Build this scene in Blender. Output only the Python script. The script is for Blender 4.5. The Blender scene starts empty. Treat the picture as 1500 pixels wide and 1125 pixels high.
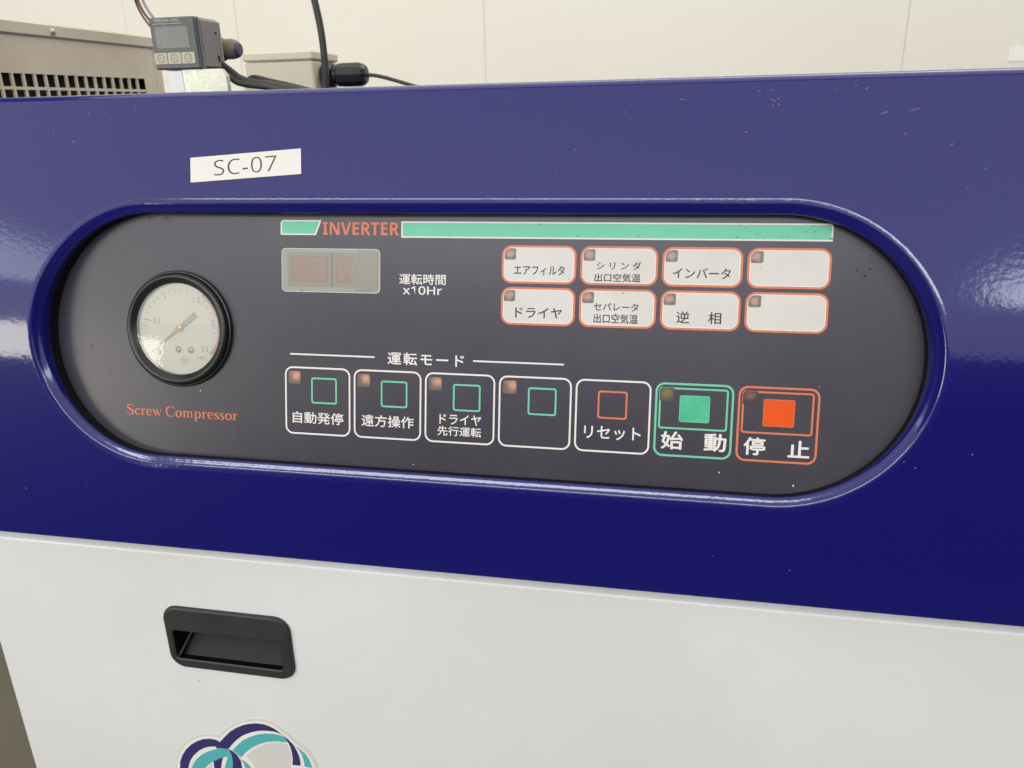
import bpy, bmesh, math, random
from mathutils import Vector, Matrix
random.seed(7)
S = 1.0/3000.0            # one drawing unit is a third of a millimetre
sc = bpy.context.scene
C = sc.collection

# ---------------------------------------------------------------- camera
CAMW = Vector((219.91, -1061.61, 383.56))
cd = bpy.data.cameras.new('camera'); cam = bpy.data.objects.new('camera', cd); C.objects.link(cam)
Rm = Matrix(((0.98054938, -0.04422406, 0.19122537),
             (0.19497412, 0.33135701, -0.92314009),
             (-0.02253887, 0.94246844, 0.33353445)))
cam.matrix_world = Matrix.Translation(CAMW*S) @ Rm.to_4x4()
cd.sensor_width = 36; cd.lens = 1150/1500*36
cd.clip_start = 0.01; cd.clip_end = 50
cd.dof.use_dof = True; cd.dof.focus_distance = 0.385; cd.dof.aperture_fstop = 19
sc.camera = cam

# ---------------------------------------------------------------- light
w = bpy.data.worlds.new('World'); sc.world = w; w.use_nodes = True
bg = w.node_tree.nodes['Background']
bg.inputs[0].default_value = (0.93, 0.95, 1.0, 1); bg.inputs[1].default_value = 0.08
def area(name, az, el, dist, wdt, hgt, radiance, col):
    """a rectangular lamp (window or added fill) seen from the panel at azimuth az (0 = straight out, + = right) and elevation el"""
    a, e = math.radians(az), math.radians(el)
    d = Vector((math.sin(a)*math.cos(e), -math.cos(a)*math.cos(e), math.sin(e)))
    ld = bpy.data.lights.new(name, 'AREA'); ld.shape = 'RECTANGLE'
    ld.size = wdt; ld.size_y = hgt
    ld.energy = radiance*math.pi*wdt*hgt; ld.color = col
    o = bpy.data.objects.new(name, ld); C.objects.link(o)
    o.location = d*dist
    o.rotation_euler = d.to_track_quat('Z', 'Y').to_euler()
    return o
area('window_light', -49.7, 2.6, 2.7, 1.05, 0.42, 11, (1.0, 0.96, 0.80))
area('window_light', -54, 19.5, 2.8, 0.9, 0.20, 3.5, (0.78, 0.90, 1.0))
area('window_light', -12, 24, 2.8, 2.6, 0.26, 15, (0.92, 0.96, 1.0))
area('window_light', 37, 24.5, 2.8, 0.95, 0.26, 10, (0.78, 0.91, 1.0))
area('fill_light', -8, 36, 2.6, 7.5, 2.6, 1.22, (1.0, 0.965, 0.965))  # added fill for light bounced off the unseen wall and ceiling
area('fill_light', -5, 94, 2.1, 3.6, 1.9, 1.6, (1.0, 0.97, 0.95))  # added overhead fill for the cover's rounded top edge and the door bevel
area('fill_light', -14, 132, 1.9, 2.7, 0.9, 6.6, (1.0, 0.97, 0.91))  # added fill, high behind the cover, meant for wall and beige casing
vs = sc.view_settings; vs.view_transform = 'Standard'; vs.look = 'None'; vs.exposure = -0.12; vs.gamma = 1

# ---------------------------------------------------------------- materials
def lin(c): return tuple(((x/255)/12.92 if x/255 <= .04045 else ((x/255+.055)/1.055)**2.4) for x in c)
def mat(name, rgb, rough=.5, spec=.5, metal=0, var=None, bump=None, coat=0, coat_rough=.1, spots=None):
    m = bpy.data.materials.new(name); m.use_nodes = True; n = m.node_tree.nodes; l = m.node_tree.links
    p = n['Principled BSDF']; c = lin(rgb)
    p.inputs['Base Color'].default_value = (*c, 1); p.inputs['Roughness'].default_value = rough
    p.inputs['Specular IOR Level'].default_value = spec; p.inputs['Metallic'].default_value = metal
    p.inputs['Coat Weight'].default_value = coat; p.inputs['Coat Roughness'].default_value = coat_rough
    tc = n.new('ShaderNodeTexCoord'); out = None
    if var:                       # (scale, strength, second colour)
        tx = n.new('ShaderNodeTexNoise'); tx.inputs['Scale'].default_value = var[0]; tx.inputs['Detail'].default_value = 6
        tx.inputs['Roughness'].default_value = .62
        l.new(tc.outputs['Object'], tx.inputs['Vector'])
        r = n.new('ShaderNodeValToRGB'); r.color_ramp.elements[0].position = .38; r.color_ramp.elements[1].position = .68
        k = var[1]; c2 = lin(var[2])
        r.color_ramp.elements[0].color = (*c, 1)
        r.color_ramp.elements[1].color = (*[a*(1-k)+b*k for a, b in zip(c, c2)], 1)
        l.new(tx.outputs['Fac'], r.inputs['Fac']); out = r.outputs['Color']
    if spots:                     # (scale, threshold, colour): little dirt specks
        tx = n.new('ShaderNodeTexNoise'); tx.inputs['Scale'].default_value = spots[0]; tx.inputs['Detail'].default_value = 3
        l.new(tc.outputs['Object'], tx.inputs['Vector'])
        r = n.new('ShaderNodeValToRGB'); r.color_ramp.elements[0].position = spots[1]; r.color_ramp.elements[1].position = spots[1]+.03
        r.color_ramp.elements[0].color = (0, 0, 0, 1); r.color_ramp.elements[1].color = (1, 1, 1, 1)
        l.new(tx.outputs['Fac'], r.inputs['Fac'])
        mx = n.new('ShaderNodeMix'); mx.data_type = 'RGBA'
        l.new(r.outputs['Color'], mx.inputs[0])
        if out: l.new(out, mx.inputs[6])
        else: mx.inputs[6].default_value = (*c, 1)
        mx.inputs[7].default_value = (*lin(spots[2]), 1); out = mx.outputs[2]
    if out: l.new(out, p.inputs['Base Color'])
    if bump:                      # (scale, height in metres, detail)
        tx = n.new('ShaderNodeTexNoise'); tx.inputs['Scale'].default_value = bump[0]; tx.inputs['Detail'].default_value = bump[2]
        l.new(tc.outputs['Object'], tx.inputs['Vector'])
        b = n.new('ShaderNodeBump'); b.inputs['Strength'].default_value = 1; b.inputs['Distance'].default_value = bump[1]
        l.new(tx.outputs['Fac'], b.inputs['Height']); l.new(b.outputs[0], p.inputs['Normal'])
        if coat: l.new(b.outputs[0], p.inputs['Coat Normal'])
    return m
M = {}
M['blue'] = mat('blue_paint', (10, 12, 98), rough=.4, spec=.12, coat=1, coat_rough=.09, var=(9, .3, (14, 15, 100)), bump=(430, .00004, 3))
M['panel'] = mat('dark_panel_film', (57, 53, 64), rough=.34, spec=.5, var=(26, .3, (78, 74, 79)), bump=(900, .000012, 2), spots=(620, .79, (34, 32, 34)))
M['rim_gap'] = mat('rim_gap_black', (14, 13, 13), rough=.7, spec=.3, bump=(500, .0001, 4))
M['door'] = mat('white_door_paint', (228, 228, 226), rough=.26, spec=.5, var=(5, .5, (212, 209, 196)), bump=(500, .000012, 2), spots=(130, .775, (196, 193, 184)))
M['mint'] = mat('mint_print', (112, 202, 166), rough=.45, var=(60, .25, (90, 180, 145)), spots=(420, .70, (70, 120, 100)))
M['mint_fill'] = mat('mint_button_print', (88, 196, 150), rough=.5, spec=.3, var=(110, .6, (60, 165, 122)))
M['orange'] = mat('orange_print', (216, 118, 80), rough=.45)
M['orange_fill'] = mat('orange_button_print', (232, 84, 4), rough=.5, spec=.3, var=(60, .3, (216, 74, 4)))
M['white'] = mat('white_print', (232, 228, 220), rough=.45)
M['cream'] = mat('cream_print', (216, 212, 205), rough=.42, var=(40, .45, (200, 194, 182)), spots=(330, .735, (150, 144, 132)))
M['black_print'] = mat('black_print', (30, 29, 32), rough=.5)
M['black_plastic'] = mat('black_plastic', (27, 28, 28), rough=.33, spec=.5, bump=(1500, .00003, 2))
M['pocket'] = mat('pocket_shade_plastic', (11, 10, 10), rough=.45, spec=.3)  # handle plastic with the recess shade put into a darker colour
M['handle'] = mat('handle_plastic', (40, 41, 42), rough=.5, spec=.5, bump=(1600, .00005, 2), var=(50, .4, (60, 60, 60)))
M['dial'] = mat('dial_card', (232, 229, 216), rough=.5)
M['grey_print'] = mat('faded_grey_print', (160, 158, 148), rough=.5)
M['needle'] = mat('needle_enamel', (172, 174, 168), rough=.4)
M['red_print'] = mat('faded_red_print', (214, 150, 138), rough=.5)
M['brass'] = mat('brass', (225, 195, 160), rough=.3, metal=.35)
M['screw'] = mat('dial_screw', (176, 168, 145), rough=.25, metal=.6)
M['disp'] = mat('display_window', (158, 161, 147), rough=.22, var=(40, .5, (146, 148, 136)))
M['disp_in'] = mat('display_inner', (148, 143, 132), rough=.22, var=(50, .5, (156, 150, 138)))
M['digit'] = mat('display_digit', (158, 138, 128), rough=.22, var=(60, .6, (146, 128, 118)))
M['disp_line'] = mat('display_dark_line', (132, 124, 114), rough=.4)  # thin darker lines round the digits and lamp windows
M['tape'] = mat('label_tape', (226, 222, 212), rough=.4, var=(30, .2, (212, 206, 194)))
M['navy'] = mat('emblem_navy', (52, 44, 104), rough=.35)
M['teal'] = mat('emblem_teal', (84, 178, 180), rough=.35)
M['film'] = mat('emblem_clear_film', (214, 212, 205), rough=.3)
M['film_white'] = mat('emblem_white', (240, 237, 228), rough=.3)
M['wall'] = mat('wall_panel_paint', (241, 236, 223), rough=.7, spec=.2, var=(2.5, .4, (235, 229, 212)), bump=(220, .0001, 3))
M['wall_gap'] = mat('wall_gap', (206, 198, 182), rough=.8)
M['floor'] = mat('floor_concrete', (120, 114, 102), rough=.7, var=(3, .5, (100, 94, 84)))
M['beige'] = mat('beige_enamel', (226, 214, 190), rough=.55, spec=.35, var=(11, .7, (196, 182, 154)), bump=(400, .00005, 3))
M['taupe'] = mat('taupe_front_shade', (112, 106, 92), rough=.6, spec=.3, var=(8, .5, (96, 90, 78)), bump=(500, .00005, 3))  # the beige machine's front, its shade put into the colour
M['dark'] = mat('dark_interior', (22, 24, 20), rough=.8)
M['jbox'] = mat('junction_box_plastic', (222, 212, 186), rough=.55, var=(14, .5, (210, 199, 170)))
M['sensor_face'] = mat('sensor_face', (82, 86, 86), rough=.35, var=(160, .5, (98, 100, 101)))
M['sensor_body'] = mat('sensor_body', (140, 135, 131), rough=.5, bump=(900, .00003, 2))
M['sensor_lcd'] = mat('sensor_display', (128, 128, 125), rough=.25, var=(140, .5, (116, 116, 114)))
M['key'] = mat('sensor_key', (190, 182, 160), rough=.45)
M['key_ring'] = mat('sensor_key_ring', (150, 142, 122), rough=.5)
M['zinc'] = mat('zinc_block', (206, 206, 184), rough=.35, metal=.3, var=(170, .9, (228, 228, 214)), bump=(350, .0002, 4))
M['fitting'] = mat('fitting_plastic', (122, 112, 94), rough=.45, var=(60, .5, (104, 96, 80)))
M['blue_cap'] = mat('fitting_blue', (72, 74, 92), rough=.4)
M['cable'] = mat('black_cable', (62, 59, 56), rough=.5, spec=.4)
M['brown_wire'] = mat('brown_wire', (130, 78, 62), rough=.45)
M['grey_wire'] = mat('grey_wire', (150, 140, 150), rough=.45)
M['paper'] = mat('paper_sticker', (250, 248, 236), rough=.4, bump=(700, .0004, 2))
M['chip_white'] = mat('chip_primer', (98, 98, 142), rough=.6)
M['grime'] = mat('grime', (84, 128, 108), rough=.7)
M['chip_black'] = mat('chip_black', (24, 22, 24), rough=.6)
M['steel'] = mat('steel_screw', (200, 192, 172), rough=.35, metal=.6)

def led_mat(name, core, edge, cx, cz, r0=.1, r1=.55):
    """window film over a small round lamp: the lamp's own colour shows through round its centre"""
    m = bpy.data.materials.new(name); m.use_nodes = True; n = m.node_tree.nodes; l = m.node_tree.links
    p = n['Principled BSDF']; p.inputs['Roughness'].default_value = .32
    tc = n.new('ShaderNodeTexCoord'); sp = n.new('ShaderNodeSeparateXYZ'); cb = n.new('ShaderNodeCombineXYZ')
    l.new(tc.outputs['Generated'], sp.inputs[0]); l.new(sp.outputs[0], cb.inputs[0]); l.new(sp.outputs[2], cb.inputs[2])
    d = n.new('ShaderNodeVectorMath'); d.operation = 'DISTANCE'; l.new(cb.outputs[0], d.inputs[0]); d.inputs[1].default_value = (cx, 0, cz)
    nz = n.new('ShaderNodeTexNoise'); nz.inputs['Scale'].default_value = 500; l.new(tc.outputs['Object'], nz.inputs['Vector'])
    a = n.new('ShaderNodeMath'); a.operation = 'MULTIPLY_ADD'; l.new(nz.outputs['Fac'], a.inputs[0]); a.inputs[1].default_value = .5
    l.new(d.outputs['Value'], a.inputs[2])
    r = n.new('ShaderNodeValToRGB'); r.color_ramp.elements[0].position = r0+.25; r.color_ramp.elements[1].position = r1+.25
    r.color_ramp.elements[0].color = (*lin(core), 1); r.color_ramp.elements[1].color = (*lin(edge), 1)
    l.new(a.outputs[0], r.inputs['Fac']); l.new(r.outputs['Color'], p.inputs['Base Color'])
    return m
M['led_lamp'] = led_mat('amber_lamp_in_tile', (178, 142, 124), (112, 100, 92), .5, .52, .2, .5)
M['led_btn'] = led_mat('amber_lamp_in_button', (208, 150, 122), (112, 102, 90), .66, .66, .12, .5)
M['led_green'] = led_mat('green_lamp_in_button', (122, 116, 62), (76, 72, 60), .48, .6, .15, .5)
M['led_dim'] = led_mat('dim_lamp_in_button', (122, 86, 70), (64, 58, 54), .45, .7, .12, .5)

def glass_mat():
    m = bpy.data.materials.new('gauge_glass'); m.use_nodes = True; n = m.node_tree.nodes; l = m.node_tree.links
    n.remove(n['Principled BSDF']); o = n['Material Output']
    t = n.new('ShaderNodeBsdfTransparent'); t.inputs[0].default_value = (.97, .98, .95, 1)
    g = n.new('ShaderNodeBsdfGlossy'); g.inputs['Roughness'].default_value = .03
    f = n.new('ShaderNodeFresnel'); f.inputs['IOR'].default_value = 1.5
    d = n.new('ShaderNodeBsdfDiffuse'); d.inputs[0].default_value = (.9, .89, .84, 1)
    tc = n.new('ShaderNodeTexCoord'); nz = n.new('ShaderNodeTexNoise'); nz.inputs['Scale'].default_value = 450
    l.new(tc.outputs['Object'], nz.inputs['Vector'])
    b = n.new('ShaderNodeBump'); b.inputs['Distance'].default_value = .000012; l.new(nz.outputs['Fac'], b.inputs['Height'])
    l.new(b.outputs[0], g.inputs['Normal'])
    m1 = n.new('ShaderNodeMixShader'); m1.inputs[0].default_value = .22; l.new(t.outputs[0], m1.inputs[1]); l.new(d.outputs[0], m1.inputs[2])
    m2 = n.new('ShaderNodeMixShader'); l.new(f.outputs[0], m2.inputs[0]); l.new(m1.outputs[0], m2.inputs[1]); l.new(g.outputs[0], m2.inputs[2])
    l.new(m2.outputs[0], o.inputs[0]); return m
M['glass'] = glass_mat()

# ---------------------------------------------------------------- helpers
def empty(name, loc, label, cat, group=None):
    o = bpy.data.objects.new(name, None); C.objects.link(o); o.location = Vector(loc)*S
    o.empty_display_size = .02; o['label'] = label; o['category'] = cat
    if group: o['group'] = group
    return o
def wloc(o):
    v = Vector(o.location)
    while o.parent: o = o.parent; v += Vector(o.location)
    return v
class G:
    """collects faces in drawing units; build() links them as ONE mesh object"""
    def __init__(s): s.v = []; s.f = []; s.nrm = None
    def add(s, vs, fs):
        k = len(s.v); s.v += [tuple(p) for p in vs]; s.f += [tuple(i+k for i in f) for f in fs]; return s
    def poly(s, pts, fn):
        return s.add([fn(*p) for p in pts], [tuple(range(len(pts)))])
    def slab(s, pts, f0, f1):
        n = len(pts); a = [f0(*p) for p in pts]; b = [f1(*p) for p in pts]
        return s.add(a+b, [tuple(range(n, 2*n))]+[(i, (i+1) % n, n+(i+1) % n, n+i) for i in range(n)])
    def ring(s, o, i, fn):
        n = len(o); return s.add([fn(*p) for p in o]+[fn(*p) for p in i], [(k, (k+1) % n, n+(k+1) % n, n+k) for k in range(n)])
    def box(s, x0, x1, y0, y1, z0, z1, bev=0):
        if bev:
            b = bev; pts = []
            def sec(x, d):
                return [(x, y0+d, z0+b), (x, y0+b, z0+d), (x, y1-b, z0+d), (x, y1-d, z0+b), (x, y1-d, z1-b), (x, y1-b, z1-d), (x, y0+b, z1-d), (x, y0+d, z1-b)]
            L = [sec(x0, b*.999), sec(x0+b, 0), sec(x1-b, 0), sec(x1, b*.999)]
            k = len(s.v); fs = [tuple(range(8))[::-1], tuple(range(24, 32))]
            for j in range(3):
                for i in range(8): fs.append((j*8+i, j*8+(i+1) % 8, j*8+8+(i+1) % 8, j*8+8+i))
            return s.add([p for q in L for p in q], fs)
        return s.add([(x, y, z) for x in (x0, x1) for y in (y0, y1) for z in (z0, z1)],
                     [(0, 1, 3, 2), (4, 6, 7, 5), (0, 4, 5, 1), (2, 3, 7, 6), (0, 2, 6, 4), (1, 5, 7, 3)])
    def tube(s, pts, r, seg=12, sub=6):
        P = [Vector(p) for p in pts]; Q = []
        for i in range(len(P)-1):
            a, b, c, d = P[max(i-1, 0)], P[i], P[i+1], P[min(i+2, len(P)-1)]
            for j in range(sub):
                t = j/sub; Q.append(.5*((2*b)+(-a+c)*t+(2*a-5*b+4*c-d)*t*t+(-a+3*b-3*c+d)*t**3))
        Q.append(P[-1]); up = Vector((.13, .31, .94)); vs = []
        for i, q in enumerate(Q):
            t = (Q[min(i+1, len(Q)-1)]-Q[max(i-1, 0)]).normalized(); n = up.cross(t).normalized(); up2 = t.cross(n)
            for k in range(seg):
                a = 2*math.pi*k/seg; vs.append(q+n*math.cos(a)*r+up2*math.sin(a)*r)
        fs = [tuple(range(seg)), tuple(range(len(vs)-seg, len(vs)))]
        for i in range(len(Q)-1):
            for k in range(seg): fs.append((i*seg+k, i*seg+(k+1) % seg, (i+1)*seg+(k+1) % seg, (i+1)*seg+k))
        return s.add(vs, fs)
    def lathe(s, prof, fn, seg=64):
        """prof: (radius, height) list; fn(x, y, h) places it"""
        vs = []
        for r, h in prof:
            for k in range(seg):
                a = 2*math.pi*k/seg; vs.append(fn(r*math.cos(a), r*math.sin(a), h))
        fs = []
        for i in range(len(prof)-1):
            for k in range(seg): fs.append((i*seg+k, i*seg+(k+1) % seg, (i+1)*seg+(k+1) % seg, (i+1)*seg+k))
        if prof[-1][0] > 0: fs.append(tuple(range((len(prof)-1)*seg, len(prof)*seg)))
        return s.add(vs, fs)
    def build(s, name, m, parent=None, smooth=False, normals=None):
        me = bpy.data.meshes.new(name); off = wloc(parent) if parent else Vector((0, 0, 0))
        me.from_pydata([tuple(Vector(p)*S-off) for p in s.v], [], s.f); me.validate(); me.update()
        me.materials.append(M[m] if isinstance(m, str) else m)
        if smooth is True:
            me.polygons.foreach_set('use_smooth', [True]*len(me.polygons))
        elif smooth:
            me.polygons.foreach_set('use_smooth', [True]*len(me.polygons)); me.set_sharp_from_angle(angle=math.radians(smooth))
        if normals:
            flip = []
            for p in me.polygons:
                if p.normal.dot(sum((Vector(normals[i]) for i in p.vertices), Vector())) < 0: flip.append(p.index)
            if flip:
                b = bmesh.new(); b.from_mesh(me); b.faces.ensure_lookup_table()
                bmesh.ops.reverse_faces(b, faces=[b.faces[i] for i in flip]); b.to_mesh(me); b.free()
            me.polygons.foreach_set('use_smooth', [True]*len(me.polygons)); me.normals_split_custom_set_from_vertices([tuple(q) for q in normals])
        o = bpy.data.objects.new(name, me); C.objects.link(o)
        if parent: o.parent = parent
        return o
def tag(o, label=None, cat=None, group=None, kind=None):
    for k, v in (('label', label), ('category', cat), ('group', group), ('kind', kind)):
        if v: o[k] = v
    return o
def rrect(x0, x1, y0, y1, r, seg=6, rtl=None):
    P = []
    for cx, cy, a0, rr in ((x1, y1, 0, r), (x0, y1, 90, rtl if rtl is not None else r), (x0, y0, 180, r), (x1, y0, 270, r)):
        sx = -1 if cx == x1 else 1; sy = -1 if cy == y1 else 1
        for k in range(seg+1):
            a = math.radians(a0+90*k/seg); P.append((cx+sx*rr+rr*math.cos(a), cy+sy*rr+rr*math.sin(a)))
    return P
TILT = math.radians(13); sT, cT = math.sin(TILT), math.cos(TILT)
def W(u, v, n=0.0): return Vector((u, v*sT-n*cT, v*cT+n*sT))      # the leaning panel's own frame -> world
def on(n): return lambda x, y: W(x, y, n)

_dg = None
def text_mesh(body, bold=0.0, spacing=1.0, res=3):
    c = bpy.data.curves.new('lettering', 'FONT'); c.body = body; c.offset = bold; c.space_character = spacing; c.resolution_u = res
    o = bpy.data.objects.new('lettering', c); C.objects.link(o); bpy.context.view_layer.update()
    me = bpy.data.meshes.new_from_object(o.evaluated_get(bpy.context.evaluated_depsgraph_get()))
    vs = [(v.co.x, v.co.y) for v in me.vertices]; fs = [tuple(p.vertices) for p in me.polygons]
    bpy.data.objects.remove(o); bpy.data.curves.remove(c); bpy.data.meshes.remove(me)
    return vs, fs
def lettering(g, body, x0, x1, y0, y1, fn, bold=0.0, spacing=1.0):
    cjk = bold > 0 and any(0x3000 <= ord(c) < 0xA000 for c in body)
    vs, fs = text_mesh(body, 0 if cjk else bold, spacing)
    if cjk:                                # heavier strokes: four prints of the same character slightly out of register
        a, b = min(v[0] for v in vs), max(v[0] for v in vs); c, d = min(v[1] for v in vs), max(v[1] for v in vs)
        N = (fn(1, 0)-fn(0, 0)).cross(fn(0, 1)-fn(0, 0)).normalized(); q = bold
        for i, (dx, dy) in enumerate(((-q, 0), (q, 0), (0, -q), (0, q))):
            g.add([fn(x0+(x+dx-a+q)/(b-a+2*q)*(x1-x0), y0+(y+dy-c+q)/(d-c+2*q)*(y1-y0))+N*.03*i for x, y in vs], fs)
        return g
    a, b = min(v[0] for v in vs), max(v[0] for v in vs); c, d = min(v[1] for v in vs), max(v[1] for v in vs)
    return g.add([fn(x0+(x-a)/(b-a)*(x1-x0), y0+(y-c)/(d-c)*(y1-y0)) for x, y in vs], fs)

def latin(g, body, x0, x1, y0, y1, fn, bold=0.0, style='sans', spacing=1.0):
    """Latin letters taken from the built-in font's grotesque or roman alphabets"""
    up, lo, di = {'sans': (0x1D5A0, 0x1D5BA, 0x1D7E2), 'sans_bold': (0x1D5D4, 0x1D5EE, 0x1D7EC), 'roman': (0x1D400, 0x1D41A, 0x1D7CE)}[style]
    t = ''.join(chr(up+ord(c)-65) if 'A' <= c <= 'Z' else chr(lo+ord(c)-97) if 'a' <= c <= 'z' else chr(di+ord(c)-48) if '0' <= c <= '9' else c for c in body)
    return lettering(g, t, x0, x1, y0, y1, fn, bold, spacing)

# ================================================================ THE SETTING
wall = bpy.data.objects.new('wall', None); C.objects.link(wall); wall['kind'] = 'structure'
seams = [-5200, -3240, -2376, -1801, -624, 1101, 2850, 4200]
G().box(-5300, 4300, 2612, 2700, -3300, 3600).build('wall_backing', 'wall_gap', wall)
for i, (a, b) in enumerate(zip(seams[:-1], seams[1:])):
    p = (0.0, .5, -.4, .3)[i % 4]
    G().box(a+.9, b-.9, 2600+p, 2611, -3290, 3590, 0).build('wall_panel', 'wall', wall)
tag(G().box(-9000, 9000, -9000, 2700, -3330, -3301).build('floor', 'floor'), kind='structure')

# ================================================================ THE COMPRESSOR
comp = empty('screw_compressor', (-113, 600, -3300), 'blue and white screw air compressor with dark recessed control panel and flush black door handle', 'compressor')

# ---- blue cover: two slightly slanted faces meeting in a soft ridge, an oval opening with a rolled lip
CL, CR, CV = -570.0, 363.5, 52.6          # centres of the oval's round ends
UL, UR, VT, VB = -968.0, 812.0, 413.5, -290.0
H0 = 41.0
LN = 18.0                                 # the lip's inner edge stands this far in front of the panel plate
def h(v):
    if v < 0: return H0+.105*v
    if v < 150: return H0+.105*v-.00076*v*v
    return H0-1.35-.123*(v-150)
def stations():
    P = []   # (centre_u, dir) around the oval, counterclockwise from the right
    def arc(c, a0, a1, n, corner_u):
        angs = [a0+(a1-a0)*k/n for k in range(n+1)]
        cs = [math.degrees(math.atan2(VT-CV, corner_u-c)) % 360, math.degrees(math.atan2(VB-CV, corner_u-c)) % 360]
        for ca in cs:
            for q in (ca, ca-360):
                if a0 < q < a1: angs.append(q)
        return [(c, math.radians(a)) for a in sorted(angs)]
    P += arc(CR, -90, 90, 110, UR)
    P += [(CR+(CL-CR)*k/60, math.pi/2) for k in range(1, 60)]
    P += arc(CL, 90, 270, 110, UL)
    P += [(CL+(CR-CL)*k/60, -math.pi/2) for k in range(1, 60)]
    return P
ST = stations()
LIP = [(190.3, 0.0), (190.35, .12), (190.6, .25), (191.1, .37), (191.9, .46), (193, .53), (194.4, .59), (195.9, .645), (197.4, .70), (198.8, .76), (199.9, .815), (200.8, .862), (201.6, .90), (202.5, .932), (203.5, .958), (204.6, .974), (205.9, .985), (207.4, .9925), (209.4, .9975), (212, 1.0)]
def cover_pt(i, s):
    c, a = ST[i % len(ST)]; dx, dy = math.cos(a), math.sin(a)
    if s <= len(LIP)-1:
        j = min(int(s), len(LIP)-2); t = s-j
        r = LIP[j][0]*(1-t)+LIP[j+1][0]*t; g = LIP[j][1]*(1-t)+LIP[j+1][1]*t
        v = CV+dy*r; top = h(CV+dy*212)
        return (c+dx*r, v, LN+(top-LN)*g)
    t = (s-(len(LIP)-1))/NR
    L = 1e9
    if dx > 1e-9: L = min(L, (UR-c)/dx)
    if dx < -1e-9: L = min(L, (UL-c)/dx)
    if dy > 1e-9: L = min(L, (VT-CV)/dy)
    if dy < -1e-9: L = min(L, (VB-CV)/dy)
    r = 212+(L-212)*t; v = CV+dy*r
    return (c+dx*r, v, h(v))
NR = 44
g = G(); nrm = []; n = len(ST); NS = len(LIP)+NR
grid = [[cover_pt(i, s) for s in range(NS)] for i in range(n)]
def unit(v): return Vector(v).normalized()
for i in range(n):
    for s in range(NS):
        u, v, z = grid[i][s]; g.v.append(tuple(W(u, v, z)))
        if s >= len(LIP)-1:
            e = .5; dh = (h(v+e)-h(v-e))/(2*e); N = Vector((0, -dh, 1)).normalized()
            if s == len(LIP)-1:
                pass
        else:
            c, a = ST[i]; s0, s1 = max(s-1, 0), min(s+1, len(LIP)-1)
            p0, p1 = grid[i][s0], grid[i][s1]
            T = Vector(p1)-Vector(p0); ta = Vector((-math.sin(a), math.cos(a), 0))
            e0 = grid[(i-1) % n][s]; e1 = grid[(i+1) % n][s]; ta = (Vector(e1)-Vector(e0)).normalized()
            N = T.cross(ta); N.normalize()
            if N.z < 0: N = -N
        nrm.append(W(*N))
for i in range(n):
    for s in range(NS-1):
        g.f.append((i*NS+s, i*NS+s+1, ((i+1) % n)*NS+s+1, ((i+1) % n)*NS+s))
# rounded top edge running back into the deck, folded bottom edge, folded ends
def strip(prof, us):
    k = len(g.v)
    for u in us:
        for (y, z, ny, nz) in prof: g.v.append((u, y, z)); nrm.append(Vector((0, ny, nz)).normalized())
    m = len(prof)
    for i in range(len(us)-1):
        for j in range(m-1): g.f.append((k+i*m+j, k+i*m+j+1, k+(i+1)*m+j+1, k+(i+1)*m+j))
p0 = W(0, VT, h(VT)); N0 = W(0, .123, 1).normalized(); a0 = math.atan2(N0.z, -N0.y); R0 = 16.0
cy, cz = p0.y-N0.y*R0, p0.z-N0.z*R0; prof = []
for k in range(13):
    a = a0+(math.pi/2-a0)*k/12; prof.append((cy-math.cos(a)*R0, cz+math.sin(a)*R0, -math.cos(a), math.sin(a)))
DECK = cz+R0
prof.append((1600, DECK, 0, 1))
strip(prof, [UL, -700, -400, -113, 200, 500, UR])
p1 = W(0, VB, h(VB)); N1 = W(0, -.105, 1).normalized(); a1 = math.atan2(N1.z, -N1.y); R1 = 3.0
cy, cz = p1.y-N1.y*R1, p1.z-N1.z*R1; prof = []
for k in range(9):
    a = a1-(a1+math.pi/2)*k/8; prof.append((cy-math.cos(a)*R1, cz+math.sin(a)*R1, -math.cos(a), math.sin(a)))
prof.append((cy+40, cz-R1, 0, -1)); BOT = cz-R1; BOTY = cy
strip(prof, [UL, -113, UR])
for U, sx in ((UL, -1), (UR, 1)):      # end faces
    vs_ = [VB+(VT-VB)*k/24 for k in range(25)]; k0 = len(g.v)
    for v in vs_:
        p = W(U, v, h(v)); g.v += [tuple(p), (U, 300, p.z)]; nrm += [Vector((sx, 0, 0))]*2
    for j in range(24): g.f.append((k0+2*j, k0+2*j+1, k0+2*j+3, k0+2*j+2))
cover = g.build('upper_cover', 'blue', comp, normals=nrm)
cover['label'] = 'glossy blue bulged upper cover with an oval opening'

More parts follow.
